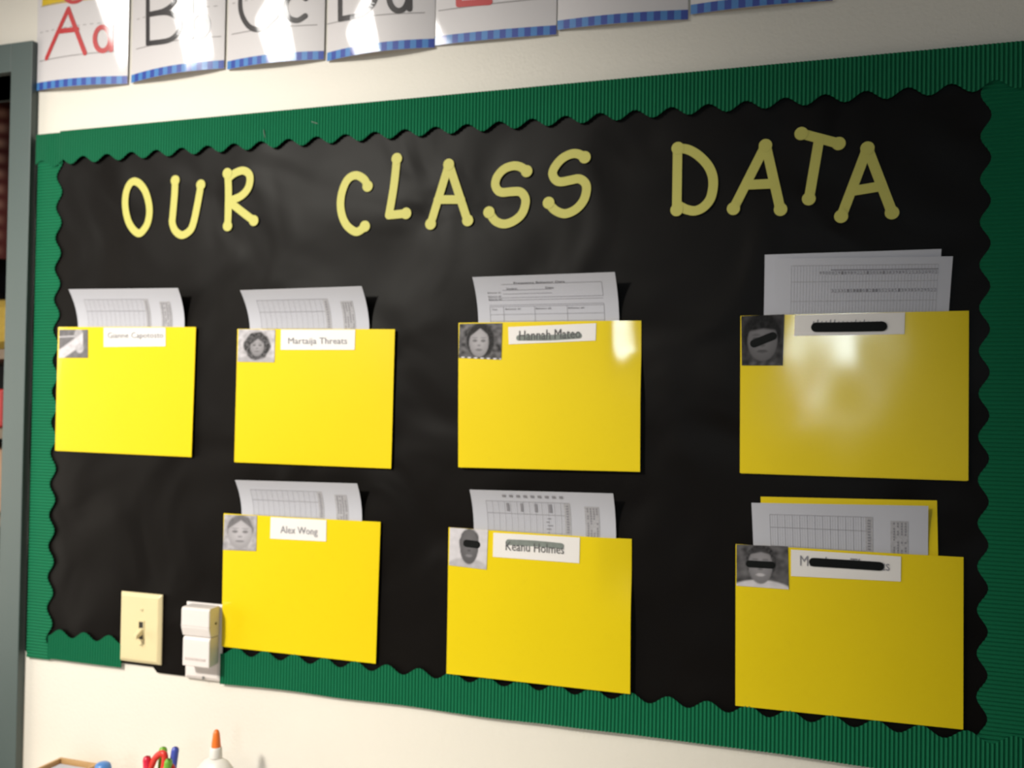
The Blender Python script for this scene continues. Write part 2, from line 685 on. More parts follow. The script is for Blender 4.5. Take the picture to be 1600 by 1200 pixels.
c1, c2, c3 = crop(170, 230, .1625), crop(510, 220, .1375), crop(730, 220, .1375)
c4, c5 = crop(1030, 190, .13333), crop(1220, 190, .13333)
LETTERS = [
    ('O, first letter of OUR', c1, [('c', [(250, 328), (310, 365), (360, 450), (390, 590), (375, 720), (330, 800), (285, 828), (225, 780), (180, 690), (157, 560), (165, 440), (200, 355)])], []),
    ('U, middle letter of OUR', c1, [('o', [(638, 320), (632, 450), (615, 650), (610, 725), (640, 805), (705, 845), (780, 800), (815, 720), (850, 560), (885, 362)])], [(638, 320), (885, 362)]),
    ('R, last letter of OUR', c1, [('o', [(1143, 255), (1150, 400), (1148, 600), (1143, 755)]), ('o', [(1150, 300), (1210, 250), (1290, 225), (1345, 255), (1358, 315), (1335, 400), (1270, 470), (1165, 515)]), ('o', [(1165, 530), (1390, 705)])], [(1140, 252), (1143, 757), (1395, 706)]),
    ('C, first letter of CLASS', c2, [('o', [(465, 515), (430, 440), (340, 392), (250, 430), (190, 540), (160, 690), (175, 840), (230, 960), (320, 1030), (380, 1020), (435, 970)])], [(468, 515), (437, 972)]),
    ('L, second letter of CLASS', c2, [('o', [(800, 200), (765, 520), (710, 845)]), ('o', [(710, 845), (905, 825)])], [(800, 203), (905, 825)]),
    ('A, middle letter of CLASS', c2, [('o', [(1390, 270), (1185, 940)]), ('o', [(1395, 270), (1605, 910)]), ('o', [(1265, 668), (1530, 668)])], [(1390, 270), (1185, 945), (1607, 905)]),
    ('S, fourth letter of CLASS', c3, [('o', [(680, 345), (600, 295), (520, 285), (420, 320), (345, 400), (318, 490), (345, 560), (400, 586), (500, 578), (600, 580), (655, 640), (660, 720), (620, 830), (530, 910), (420, 945), (320, 910), (250, 815)])], [(675, 345), (247, 812)]),
    ('S, last letter of CLASS', c3, [('o', [(1335, 190), (1260, 150), (1180, 150), (1080, 200), (1000, 290), (970, 370), (1000, 440), (1060, 466), (1160, 450), (1270, 432), (1340, 480), (1355, 560), (1320, 680), (1230, 780), (1110, 828), (1000, 790), (925, 710)])], [(1335, 187), (925, 705)]),
    ('D, first letter of DATA', c4, [('o', [(215, 310), (210, 680), (205, 1040)]), ('o', [(220, 315), (330, 325), (450, 390), (560, 500), (620, 620), (632, 750), (600, 900), (520, 1000), (420, 1045), (320, 1030), (230, 985)])], [(218, 312), (205, 1035)]),
    ('A, second letter of DATA', c4, [('o', [(1245, 280), (870, 1020)]), ('o', [(1250, 280), (1420, 1030)]), ('o', [(1050, 740), (1320, 728)])], [(1245, 280), (870, 1020), (1422, 1030)]),
    ('T, third letter of DATA', c5, [('o', [(240, 140), (675, 255)]), ('o', [(445, 230), (330, 905)])], [(240, 140), (678, 257), (328, 905)]),
    ('A, last letter of DATA', c5, [('o', [(1015, 310), (710, 1110)]), ('o', [(1015, 310), (1305, 1065)]), ('o', [(870, 808), (1150, 762)])], [(1015, 312), (707, 1110), (1303, 1067)]),
]
for name, cf, strokes, terms in LETTERS:
    mb = MB()
    k = 0
    for kind, pts in strokes:
        P = [xz(*cf(p), 0.0055) for p in pts]
        P = smooth_line(P, 6, kind == 'c')
        lift = 0.0055 + 0.00015 * k
        stroke(mb, P, LW, lambda x, z, l=lift: l, 0.0012, closed=(kind == 'c'))
        k += 1
    for p in terms:
        disk(mb, xz(*cf(p), 0.0055), LT / 2, lambda x, z, l=0.0055 + 0.00015 * k: l, 0.0012, n=28)
        k += 1
    tag(mb.build('title_letter', M_LET), 'pale yellow cut-out letter ' + name + ' in the title', 'letter', 'pale yellow title letters')


# ------------------------------------------------------------------ yellow folders, their photos, name tags and sheets
def ell(u, v, cx, cy, rx, ry):
    return math.sqrt(((u - cx) / rx) ** 2 + ((v - cy) / ry) ** 2)


def mixs(a, b, t):
    t = max(0, min(1, t))
    t = t * t * (3 - 2 * t)
    return a + (b - a) * t


def portrait(P):
    """generic grey-scale portrait: background, hair, face, features, clothes"""
    def val(u, v):
        n = noise.noise(Vector((u * 9, v * 9, P['seed'])))
        c = P['bg'] + P.get('bgn', .08) * n
        if P.get('shirt') is not None:
            d = ell(u, v, P.get('scx', .5), -0.12, .62, P.get('sh', .34))
            c = mixs(P['shirt'] + .07 * n, c, (d - .92) / .16)
        hx, hy, hrx, hry, hv = P['hair']
        d = ell(u, v, hx, hy, hrx * (1 + .12 * n), hry * (1 + .1 * n))
        c = mixs(hv + P.get('hn', .06) * noise.noise(Vector((u * 22, v * 22, P['seed']))), c, (d - .9) / .16)
        fx, fy, frx, fry, fv = P['face']
        d = ell(u, v, fx, fy, frx, fry)
        lum = fv * (1 - .35 * max(0, d - .35)) + .12 * fv * (v - fy) / fry
        for s in (-1, 1):
            e = ell(u, v, fx + s * frx * .42, fy + fry * .12, frx * .24, fry * .09)
            lum = mixs(fv * .38, lum, (e - .7) / .6)
            e = ell(u, v, fx + s * frx * .42, fy + fry * .32, frx * .3, fry * .05)
            lum = mixs(fv * .65, lum, (e - .7) / .6)
        e = ell(u, v, fx, fy - fry * .2, frx * .2, fry * .07)
        lum = mixs(fv * .6, lum, (e - .6) / .7)
        e = ell(u, v, fx, fy - fry * .5, frx * .38, fry * .08)
        lum = mixs(P.get('mouth', fv * .48), lum, (e - .7) / .5)
        if P.get('fringe'):
            hl = fy + fry * (P['fringe'] - P.get('peak', .55) * abs(u - fx - .02) / frx)
            lum = mixs(lum, hv + .03 * n, (v - hl + .02) / .05)
        c = mixs(lum, c, (d - .94) / .1)
        return max(0.01, min(.9, c))
    return val


def sofa_photo(u, v):
    n = noise.noise(Vector((u * 8, v * 8, 4.2)))
    c = .17 + .05 * n
    c = mixs(.55, c, (abs(v - .74 - .05 * u) - .008) / .03) if u < .6 else c
    d = ell(u, v, .68, .78, .15, .28)
    c = mixs(.40 + .05 * n, c, (d - .85) / .3)
    d = abs((v - .40) - .72 * (u - .45)) / .23
    if u < .85:
        c = mixs(.62 + .12 * n, c, (max(d, (u - .62) * 4) - .7) / .4)
    d = ell(u, v, .72, .34, .14, .17)
    c = mixs(.48 + .1 * n, c, (d - .8) / .4)
    return max(.02, min(.9, c))


PHOTOS = [
    sofa_photo,
    portrait(dict(seed=1.3, bg=.52, bgn=.2, shirt=.42, hair=(.52, .5, .36, .44, .07), hn=.12, fringe=.75, face=(.52, .48, .19, .31, .33))),
    portrait(dict(seed=2.1, bg=.11, bgn=.14, shirt=.10, sh=.3, hair=(.50, .52, .33, .50, .025), hn=.02, fringe=.95, face=(.47, .46, .23, .42, .38))),
    portrait(dict(seed=5.7, bg=.045, bgn=.04, shirt=.07, sh=.2, hair=(.48, .62, .46, .42, .014), hn=.01, fringe=.62, peak=.12, face=(.50, .48, .36, .40, .17))),
    portrait(dict(seed=7.2, bg=.40, bgn=.14, shirt=.30, sh=.16, hair=(.50, .60, .41, .42, .17), fringe=.85, face=(.50, .48, .37, .44, .46))),
    portrait(dict(seed=9.9, bg=.62, bgn=.06, shirt=.48, sh=.36, hair=(.52, .64, .26, .38, .10), face=(.52, .53, .245, .45, .15), mouth=.24)),
    portrait(dict(seed=11.4, bg=.10, bgn=.08, shirt=.62, sh=.3, hair=(.48, .62, .30, .40, .045), fringe=.72, peak=.15, face=(.46, .52, .235, .44, .28), mouth=.5)),
]
ROWS = ['leftmost in the top row', 'second in the top row', 'third in the top row', 'rightmost in the top row',
        'leftmost in the bottom row', 'middle of the bottom row', 'rightmost in the bottom row']
FD = [
    dict(q=[(91, 511), (306, 511), (299, 714), (86, 704)], ph=[(92.5, 515), (137, 515), (137, 559), (92, 559)], tg=[(162, 512), (258.5, 512), (258.5, 541), (162, 542)],
         tx=('Gianne Capotosto', (168, 255, 519, 531), M_INK)),
    dict(q=[(371, 514), (617, 514.5), (611, 732), (366, 722)], ph=[(372.7, 514.5), (430, 515), (428.5, 566), (371, 565)], tg=[(439, 515), (555, 515), (554, 546.5), (438.5, 546.5)],
         tx=('Martaija Threats', (450, 542, 527.5, 540.5), M_INK)),
    dict(q=[(716.5, 504.5), (1002, 501), (1000, 737), (716, 730)], ph=[(718, 506), (784.7, 505), (783, 562), (716.5, 559)], tg=[(794, 511), (931.5, 505), (930.6, 532), (795, 538)],
         tx=('Hannah Mateo', (811, 907, 514.5, 530), M_INKD), mk=((811, 528), (860, 527.5), (905, 524.5), 8.5, M_MARKG)),
    dict(q=[(1157, 493.5), (1514, 485.5), (1513, 751), (1156, 739)], ph=[(1158, 494), (1225.5, 491), (1223, 571), (1159, 571)], tg=[(1242, 492.5), (1414, 488), (1413, 522), (1241, 524.6)],
         mk=((1275, 511.5), (1325, 511), (1378, 510), 15, M_MARK), ticks=True),
    dict(q=[(349.5, 802), (594.5, 815.5), (587, 1037), (346, 1010)], ph=[(350.6, 804), (401.4, 806), (400, 861), (348.4, 859)], tg=[(423, 808), (510, 812.6), (509.4, 846), (422, 841.5)],
         tx=('Alex Wong', (438, 496, 823, 838), M_INK)),
    dict(q=[(701, 824), (987, 842), (984.5, 1084.5), (697.5, 1052.5)], ph=[(703, 824.4), (762.4, 828.4), (760, 890), (701.6, 883)], tg=[(771, 832.4), (906, 840), (905, 880), (770, 870)],
         tx=('Keanu Holmes', (790, 881, 849, 863), M_INKD), mk=((795, 847), (835, 849), (877, 853), 9, M_MARKG)),
    dict(q=[(1149.5, 850), (1505.5, 870.5), (1505, 1140), (1149, 1102.5)], ph=[(1150.7, 850.7), (1231, 854), (1232.4, 921), (1150.7, 915)], tg=[(1236, 858.7), (1408, 869.7), (1407.4, 908.7), (1236, 900)],
         tx=('Marshma Threats', (1250, 1390, 872, 888), M_INK), mk=((1271, 878), (1320, 881), (1374, 884.5), 13.5, M_MARK)),
]
PHTXT = ['a blurred photo of a reclining child', 'a photo of a curly-haired child', 'a photo of a dark-haired child', 'a blacked-out name tag',
         'a photo of a short-haired child', 'a pale photo with eyes blacked out', 'a raised back flap']


def depth_fn(q, i):
    """folder front panel: flat at the foot, a little open at the top, slightly wavy plastic"""
    tl, tr, br, bl = [at(p[0], p[1], 0.009) for p in q]

    def D(x, z):
        u = (x - (tl.x + bl.x) / 2) / max(.01, (tr.x + br.x - tl.x - bl.x) / 2)
        v = (z - (bl.z + br.z) / 2) / max(.01, (tl.z + tr.z - bl.z - br.z) / 2)
        u, v = max(0, min(1, u)), max(0, min(1, v))
        o = 0.0085 + 0.0025 * v * v * math.sin(PI * min(1, max(0, u))) ** .6
        o += 0.0007 * noise.noise(Vector((x * 9, z * 7, i * 5.3)))
        if i == 3:
            o += 0.0011 * noise.noise(Vector((x * 13, z * 11, 3.3))) * (1 - max(0, (u - .45)) * 1.6)
        if i in (2, 5):                      # bent top right corner
            e = x - (tl.x + .83 * (tr.x - tl.x))
            e = (e + math.sqrt(e * e + .00006)) / 2
            k = max(0, min(1, (v - .45) / .40))
            k = k * k * (3 - 2 * k)
            o += 0.0032 - 0.135 * e * k
        return o
    return D


def px_quad(q, D, extra):
    def fn(u, v):
        p = bil2(q, u, v)
        return atD(p.x, p.y, D, extra)
    return fn


folder_roots = []
for i, f in enumerate(FD):
    q = f['q']
    D = depth_fn(q, i)
    f['D'] = D
    foot = at((q[2][0] + q[3][0]) / 2, (q[2][1] + q[3][1]) / 2, 0.006)
    root = thing('folder_pocket', 'yellow laminated folder with %s, %s' % (PHTXT[i], ROWS[i]), 'folder', foot, 'yellow laminated folders on the board')
    folder_roots.append(root)
    C = [atD(p[0], p[1], D) for p in q]

    def front(u, v):
        p = bil(C, u, v)
        return (p.x, -D(p.x, p.z), p.z)
    sheet('front_panel', front, 48, 36, 0.0004, M_YEL, root)

    def back(u, v):
        p = bil(C, u, v)
        e = 0.0006 if i == 3 else 0.0
        return (p.x + (.5 - u) * .003, -(0.0052 + e), p.z - .001)
    sheet('back_panel', back, 2, 2, 0.0004, M_YEL, root, smooth=False)
    if i == 6:
        bq = [at(1188.5, 776, .0058), at(1464, 782, .0058), at(1466, 880, .0058), at(1189, 880, .0058)]
        sheet('back_flap', lambda u, v: bil(bq, u, v) + Vector((0, -.0008 * math.sin(PI * u), 0)), 8, 6, 0.0004, M_YEL, root)
    # photo
    pf = px_quad(f['ph'], D, 0.0009)
    po = sheet('photo_print', pf, 40, 40, 0.0004, M_PRINT, root)
    at_ = po.data.attributes.new('print', 'FLOAT_COLOR', 'POINT')
    n1 = 41
    for k in range(n1 * n1):
        u, v = (k % n1) / 40, (k // n1) / 40
        c = PHOTOS[i](u, v)
        if i == 2 and v < .03 and (k % n1) // 3 % 2:
            c = .7
        for kk in (k, k + n1 * n1):
            at_.data[kk].color = (c * 1.02, c * .97, c * 1.03, 1)
    po['label'] = 'small black and white portrait photo'
    ef = px_quad(f['ph'], D, 0.0013)
    if i in (3, 5, 6):
        b0, b1, bw = {3: ((.30, .44), (.74, .58), .012), 5: ((.45, .62), (.72, .61), .0115), 6: ((.25, .545), (.68, .545), .010)}[i]
        mb = MB()
        P = [Vector((ef(*b0).x, ef(*b0).z)).lerp(Vector((ef(*b1).x, ef(*b1).z)), k / 6) for k in range(7)]
        stroke(mb, P, bw * (1.0 if i != 3 else .95), lambda x, z: D(x, z) + .0013, 0)
        mb.build('marker_bar', M_MARK, po)
    # name tag
    tf = px_quad(f['tg'], D, 0.0008)
    to = sheet('name_tag', tf, 16, 6, 0.0004, M_TAG, root)
    tq = f['tg']

    def on_tag(extra):
        def fn(px, py):
            # keep the slope of the tag
            sl = ((tq[1][1] - tq[0][1]) / (tq[1][0] - tq[0][0]) + (tq[2][1] - tq[3][1]) / (tq[2][0] - tq[3][0])) / 2
            xm = (tq[0][0] + tq[1][0]) / 2
            return atD(px, py + sl * (px - xm), D, extra)
        return fn
    if 'tx' in f:
        s, (x0, x1, y0, y1), mm = f['tx']
        mb = MB()
        text_on(mb, s, on_tag(.0016), x0, x1, y1, y0)
        mb.build('lettering', mm, to)
    if 'mk' in f:
        p0, p1, p2, wpx, mm = f['mk']
        mb = MB()
        P = smooth_line([Vector((atD(*p, D).x, atD(*p, D).z)) for p in (p0, p1, p2)], 8)
        wm = (atD(p0[0], p0[1], D).z - atD(p0[0], p0[1] + wpx, D).z)
        stroke(mb, P, wm, lambda x, z: D(x, z) + (.0014 if mm is M_MARKG else .0020), 0)
        mb.build('marker_scribble', mm, to)
    if f.get('ticks'):
        mb = MB()
        rr = random.Random(4)
        for k in range(17):
            x = 1270 + k * 6.6
            h = rr.choice((3.0, 5.5, 3.5))
            P = [Vector((atD(x, 506, D).x, atD(x, 506, D).z)), Vector((atD(x + 1.5, 505 - h, D).x, atD(x + 1.5, 505 - h, D).z))]
            stroke(mb, [P[0], P[0].lerp(P[1], .5), P[1]], .0011, lambda x, z: D(x, z) + .0016, 0, cap=False)
        mb.build('lettering', M_INK, to)

SHEETS = [
    (0, [(107, 452), (278, 450), (288, 513), (122, 513)], .031, 'grid', 'white data sheet curling forward from the leftmost folder in the top row'),
    (1, [(375, 453.5), (565, 447), (577, 515), (390.5, 515)], .033, 'grid', 'white data sheet curling forward from the second folder in the top row'),
    (2, [(738, 433), (960.6, 425), (967.5, 502), (747.5, 505)], .032, 'form', 'white form headed Frequency Behavior Data in the third folder of the top row'),
    (3, [(1195, 398), (1471, 389), (1466, 488), (1193.5, 491)], .0105, 'plain', 'rear white sheet standing tallest in the rightmost folder of the top row'),
    (3, [(1210, 404), (1489, 400.5), (1482.5, 488), (1209, 491)], .0125, 'dense', 'front white sheet with fine ruled columns in the rightmost top folder'),
    (4, [(367, 750), (558, 755.4), (565.5, 814), (377.6, 804.5)], .027, 'grid', 'white data sheet curling forward from the leftmost folder in the bottom row'),
    (5, [(733.6, 765), (958, 771), (962.5, 841), (740.4, 828)], .026, 'notes', 'white data sheet with handwritten marks in the middle folder of the bottom row'),
    (6, [(1174, 785.6), (1450.5, 790.5), (1450, 869), (1177, 852)], .0130, 'grid', 'flat white data sheet before the yellow flap in the rightmost bottom folder'),
]
for (fi, q, dt, kind, label) in SHEETS:
    d0 = {'plain': .0066, 'dense': .0074}.get(kind, .0072)
    tl_, tr_ = at(*q[0], dt), at(*q[1], dt)
    br_, bl_ = at(*q[2], d0), at(*q[3], d0)

    def fn(u, v, eps=0.0, q=(tl_, tr_, br_, bl_), d0=d0, dt=dt):
        # v<0 continues down inside the folder
        p = bil(q, u, v)
        o = d0 + (dt - d0) * (v ** 2 if v > 0 else 0) + eps + .0004 * math.sin(2.3 * PI * u) * max(0, v)
        # the drawn side edges bow as the sheet curls
        return Vector((p.x, -o, p.z))
    low = -0.45
    o = sheet('data_sheet', lambda u, v: fn(u, low + (1 - low) * v), 20, 24, 0.00025, M_SHEET)
    tag(o, label, 'paper sheet', 'paper sheets in the folders')
    E = .0003
    g = lambda u, v: fn(u, v, E)
    mb = MB()
    hu, hv = .0026, .008
    if kind in ('grid', 'notes'):
        u0, u1 = .105, .675
        v0, v1, vm = -.05, .735, .44
        n = 13
        for k in range(n + 1):
            x = u0 + (u1 - u0) * k / n
            quad_on(mb, g, x, x + hu * .8, v0, v1, m=8)
            if k < n:
                for t in (.33, .66):
                    x2 = x + (u1 - u0) / n * t
                    quad_on(mb, g, x2, x2 + hu * .3, v0, v1, m=8)
        for v in (v1, vm, .02):
            quad_on(mb, g, u0, u1 + .02, v, v + hv * (1.3 if v == vm else 1), n=10)
        mb.build('printed_grid', M_INK, o)
        mb = MB()
        quad_on(mb, g, .655, .698, v0, v1, m=8)
        quad_on(mb, g, .795, .893, v0, .68, m=8)
        s = mb.build('shaded_columns', M_SHADE, o)
        mb = MB()
        g2 = lambda u, v: fn(u, v, E * 2)
        for k in range(4):
            x = .81 + k * .021
            for j in range(12):
                vv = .0 + j * .055
                if random.random() < .8:
                    quad_on(mb, g2, x, x + .009, vv, vv + .04, m=2)
        for j in range(11):
            vv = .05 + j * .06
            quad_on(mb, g2, .668, .684, vv, vv + .035, m=2)
        if kind == 'notes':
            for k in range(9):
                quad_on(mb, g2, .23 + k * .05, .255 + k * .05, .84, .90, m=2)
                if k % 2:
                    quad_on(mb, g2, .20 + k * .05, .22 + k * .05, .5, .70, m=2)
            for j in range(5):
                quad_on(mb, g2, .535 - .01 * (j % 2), .548 + .012 * (j % 3), .03 + j * .08, .05 + j * .08, m=1)
        mb.build('printed_text', M_INK, o)
    elif kind == 'form':
        def rule(u0, u1, v):
            quad_on(mb, g, u0, u1, v, v + .009, n=10)
        for v in (.82, .70, .62, .54, .49, .385, .35, .18, .03):
            rule(.09 if v < .6 else .2, .90 if v not in (.70, .62) else .55, v)
        for (u, a, b) in ((.09, 0, .35), (.19, 0, .35), (.415, 0, .35), (.645, 0, .35), (.90, 0, .385), (.90, .54, .82)):
            quad_on(mb, g, u, u + .003, a, b, m=6)
        mb.build('printed_lines', M_INK, o)
        mb = MB()
        g2 = lambda u, v: fn(u, v, E * 2)
        text_on(mb, 'Frequency Behavior Data', g2, .29, .65, .815, .87)
        text_on(mb, 'Student:', g2, .23, .31, .715, .755)
        text_on(mb, 'Date:', g2, .51, .57, .715, .755)
        for k, v in enumerate((.645, .565, .50)):
            text_on(mb, 'Behavior #%d' % (k + 1), g2, .09, .185, v - .005, v + .03)
        text_on(mb, 'Time', g2, .105, .145, .28, .315)
        for k, u in enumerate((.205, .425, .655)):
            text_on(mb, 'Behavior #%d' % (k + 1), g2, u, u + .11, .28, .32)
        mb.build('printed_text', M_INKD, o)
    elif kind == 'dense':
        u0, u1 = .10, .925
        n = 46
        for k in range(n + 1):
            x = u0 + (u1 - u0) * k / n
            quad_on(mb, g, x, x + .0018, -.05, .86, m=4)
        for v in (.86, .57, .22):
            quad_on(mb, g, u0, u1, v, v + .010, n=10)
        mb.build('printed_grid', M_SHADE, o)
        mb = MB()
        g2 = lambda u, v: fn(u, v, E * 2)
        rr = random.Random(2)
        for v, k0 in ((.70, 9), (.38, 13)):
            for k in range(k0, n):
                x = u0 + (u1 - u0) * (k + .25) / n
                text_on(mb, rr.choice('0123589'), g2, x, x + .0105, v, v + .06)
        quad_on(mb, g2, .33, .925, .775, .79, n=8)
        mb.build('printed_text', M_INK, o)

# ------------------------------------------------------------------ alphabet cards above the board
CARDS = [
    ('A', (56, 142), (199, 131), .010, 'white alphabet card with red letters Aa, leftmost above the board'),
    ('B', (205, 130), (350, 107), .013, 'white alphabet card with black letters Bb'),
    ('C', (355, 109), (506, 93), .011, 'white alphabet card with black letters Cc'),
    ('D', (511, 96), (679, 74.5), .014, 'white alphabet card with black letters Dd'),
    ('E', (680, 71), (869, 54), .004, 'white alphabet card with the foot of a red capital E'),
    ('F', (871, 47), (1075, 30.5), .007, 'white alphabet card with blue checked band, second from right with a full band'),
    ('G', (1079, 23), (1301, 1), .007, 'white alphabet card with blue checked band, cut by the top edge of the photo'),
]
HC, BAND = 0.27, 0.0145
for (ch, pl, pr, bulge, label) in CARDS:
    L0, R0 = at(*pl, .004), at(*pr, .004)
    Wc = R0.x - L0.x
    tilt = (R0.z - L0.z) / Wc

    def Dc(x, z, L0=L0, Wc=Wc, bulge=bulge):
        u = max(0, min(1, (x - L0.x) / Wc))
        return .004 + bulge * math.sin(PI * u) ** .9 if 0 < u < 1 else .004

    def cf(u, v, eps=0.0, L0=L0, Wc=Wc, tilt=tilt, Dc=Dc):
        x = L0.x + Wc * u
        return Vector((x, -(Dc(x, 0) + eps), L0.z + tilt * Wc * u + v))
    root = thing('alphabet_card', label, 'alphabet card', (L0 + R0) / 2, 'alphabet cards above the board')
    sheet('card_panel', lambda u, v: cf(u, v * HC), 32, 4, .0004, M_LAM, root)
    mb = MB()
    nb = 20
    for k in range(nb):
        quad_on(mb, lambda u, v: cf(u, v, .0003), k / nb, (k + 1) / nb, 0.0, BAND, n=3, mi=k % 2)
    mb.build('checked_band', None, root, mats=[M_B1, M_B2], smooth=True)

    def P2(px, py):
        p = atD(px, py, Dc)
        return Vector((p.x, p.z))
    e = lambda x, z: Dc(x, z) + .0004
    base = {'A': ((62, 96), (186, 80)), 'B': ((213, 77), (346, 57)), 'C': ((362, 54), (496, 39)), 'D': ((511, 38), (664, 20)), 'E': ((685, 17), (858, -3))}.get(ch)
    if base:
        b0, b1 = P2(*base[0]), P2(*base[1])
    else:
        b0 = Vector((L0.x + .01, L0.z + .061))
        b1 = Vector((R0.x - .01, R0.z + .061))
    mb = MB()
    line = [b0.lerp(b1, k / 24) for k in range(25)]
    stroke(mb, line, .0016, e, 0, cap=False)
    hx = Vector((0, .103))
    stroke(mb, [p + hx for p in line], .0016, e, 0, cap=False)
    hm = Vector((0, .054))
    for k in range(0, 24, 2):
        stroke(mb, [line[k] + hm, line[k].lerp(line[k + 1], .5) + hm, line[k + 1] + hm], .0012, e, 0, cap=False)
    mb.build('ruled_lines', M_LINE, root)

    def draw(strokes, w, m):
        mb = MB()
        for k, (kind, pts) in enumerate(strokes):
            P = smooth_line([P2(*p) for p in pts], 6, kind == 'c')
            if len(P) < 12:                      # follow the curved card
                P2_ = []
                for a, b in zip(P[:-1], P[1:]):
                    P2_ += [a.lerp(b, t / 4) for t in range(4)]
                P = P2_ + [P[-1]]
            stroke(mb, P, w, lambda x, z, k=k: Dc(x, z) + .0006 + .00005 * k, 0, closed=(kind == 'c'))
        mb.build('printed_letters', m, root)

    def oval(cx, cy, rx, ry, n=14):
        return [(cx + rx * math.cos(2 * PI * k / n), cy + ry * math.sin(2 * PI * k / n)) for k in range(n)]
    if ch == 'A':
        draw([('o', [(107, 14), (73, 91)]), ('o', [(107, 14), (133, 83)]), ('o', [(94, 49), (121, 46)]),
              ('c', oval(160.5, 61, 12, 18.5)), ('o', [(174.5, 41), (174, 78)])], .0093, M_RED)
        mb = MB()
        lz = 1.0
        pa, pb = P2(66, 11), P2(190, -8)
        u0_, u1_ = (pa.x - L0.x) / Wc, (pb.x - L0.x) / Wc
        v0_ = pa.y - L0.z - tilt * (pa.x - L0.x)
        quad_on(mb, lambda u, v: cf(u, v, .0004), u0_, u1_, v0_, HC - .006, n=16)
        pic = mb.build('picture_block', M_CYEL, root)
        mb = MB()
        c = P2(118, -24)
        disk(mb, c, .036, lambda x, z: Dc(x, z) + .0007, 0, n=36)
        mb.build('red_fruit', M_RED, pic)
    elif ch == 'B':
        draw([('o', [(231, -16), (231, 68)]), ('o', [(231, -15), (258, -19), (272, -9), (272, 4), (256, 17), (232, 23)]),
              ('o', [(232, 23), (262, 20), (280, 32), (280, 48), (264, 63), (232, 68)]),
              ('c', oval(313, 39, 12.5, 18)), ('o', [(299.5, -30), (299.5, 58)])], .0093, M_BLK)
    elif ch == 'C':
        draw([('o', [(432, -20), (415, -36), (392, -32), (377, -8), (377, 20), (390, 42), (410, 45), (432, 25)]),
              ('o', [(478, -2), (465, -10), (450, -1), (446, 14), (452, 28), (465, 32), (477, 25)])], .0093, M_BLK)
    elif ch == 'D':
        draw([('o', [(531.5, -60), (531.5, 30)]), ('o', [(531.5, -60), (565, -55), (588, -32), (586, 0), (566, 22), (532, 30)]),
              ('c', oval(623, -5, 15, 22)), ('o', [(640, -70), (640, 14)])], .0093, M_BLK)
    elif ch == 'E':
        draw([('o', [(717, -90), (717, 6.5)]), ('o', [(717, 6.5), (765, 3)]), ('o', [(717, -45), (755, -49)]), ('o', [(717, -90), (765, -94)])], .0105, M_RED)

# ------------------------------------------------------------------ switch plate and plug-in unit
PO = 0.0045


def plate(label, cat, name, x0, x1, z0, z1, m, th=.0065):
    root = thing(name, label, cat, ((x0 + x1) / 2, -PO, z0))
    s = .0045
    vs, fs = [], []
    rings = [(0, PO), (.0005, PO + .0025), (s, PO + th - .0012), (s + .0025, PO + th), (s + .004, PO + th)]
    n = 0
    for ins, o in rings:
        vs += [(x0 + ins, -o, z0 + ins), (x1 - ins, -o, z0 + ins), (x1 - ins, -o, z1 - ins), (x0 + ins, -o, z1 - ins)]
    for r in range(len(rings) - 1):
        for k in range(4):
            a, b = r * 4 + k, r * 4 + (k + 1) % 4
            fs.append((a, b, b + 4, a + 4))
    fs.append((0, 3, 2, 1))
    e = (len(rings) - 1) * 4
    fs.append((e, e + 1, e + 2, e + 3))
    bevel(obj('cover_plate', vs, fs, m, root), .0012, 2)
    return root, PO + th


pA, pB = at(190, 923, .006), at(252.5, 1040, .006)
sw, so = plate('ivory toggle light switch plate between the two green bottom strips', 'light switch', 'light_switch', pA.x, pB.x, pB.z, pA.z, M_IVORY)
cx = at(221, 980, so).x
for py in (953, 1008):
    z = at(221, py, so).z
    sc_ = MB()
    sc_.tube([(cx, -so + .001, z), (cx, -so - .0008, z)], .0034, 14)
    s_ = sc_.build('screw', M_IVORY, sw)
    MB().box(cx - .0024, cx + .0024, -so - .0011, -so - .0006, z - .0004, z + .0004).build('slot', M_DARK, s_)
zt, zb = at(221, 970, so).z, at(221, 1000, so).z
zm = (zt + zb) / 2
collar = MB()
for b in ((cx - .0062, cx - .0047, zb, zt), (cx + .0047, cx + .0062, zb, zt), (cx - .0047, cx + .0047, zt - .0015, zt), (cx - .0047, cx + .0047, zb, zb + .0015)):
    collar.box(b[0], b[1], -so - .0015, -so + .002, b[2], b[3])
collar.build('toggle_collar', M_IVORY, sw)
MB().box(cx - .0047, cx + .0047, -so - .0003, -so + .001, zb, zt).build('toggle_opening', M_DARK, sw)
tg_ = MB()
tz = zm - .001
v = []
for (yy, zc_, hw, hh) in ((-so + .001, tz, .0044, .0058), (-so - .008, tz - .0035, .0040, .0048), (-so - .0165, tz - .0085, .0036, .0038)):
    v += [(cx - hw, yy, zc_ - hh), (cx + hw, yy, zc_ - hh), (cx + hw, yy, zc_ + hh), (cx - hw, yy, zc_ + hh)]
fz = []
for r in range(2):
    for k in range(4):
        a, b = r * 4 + k, r * 4 + (k + 1) % 4
        fz.append((a, b, b + 4, a + 4))
fz += [(0, 3, 2, 1), (8, 9, 10, 11)]
bevel(obj('toggle', v, fz, M_IVORY, sw), .0012)

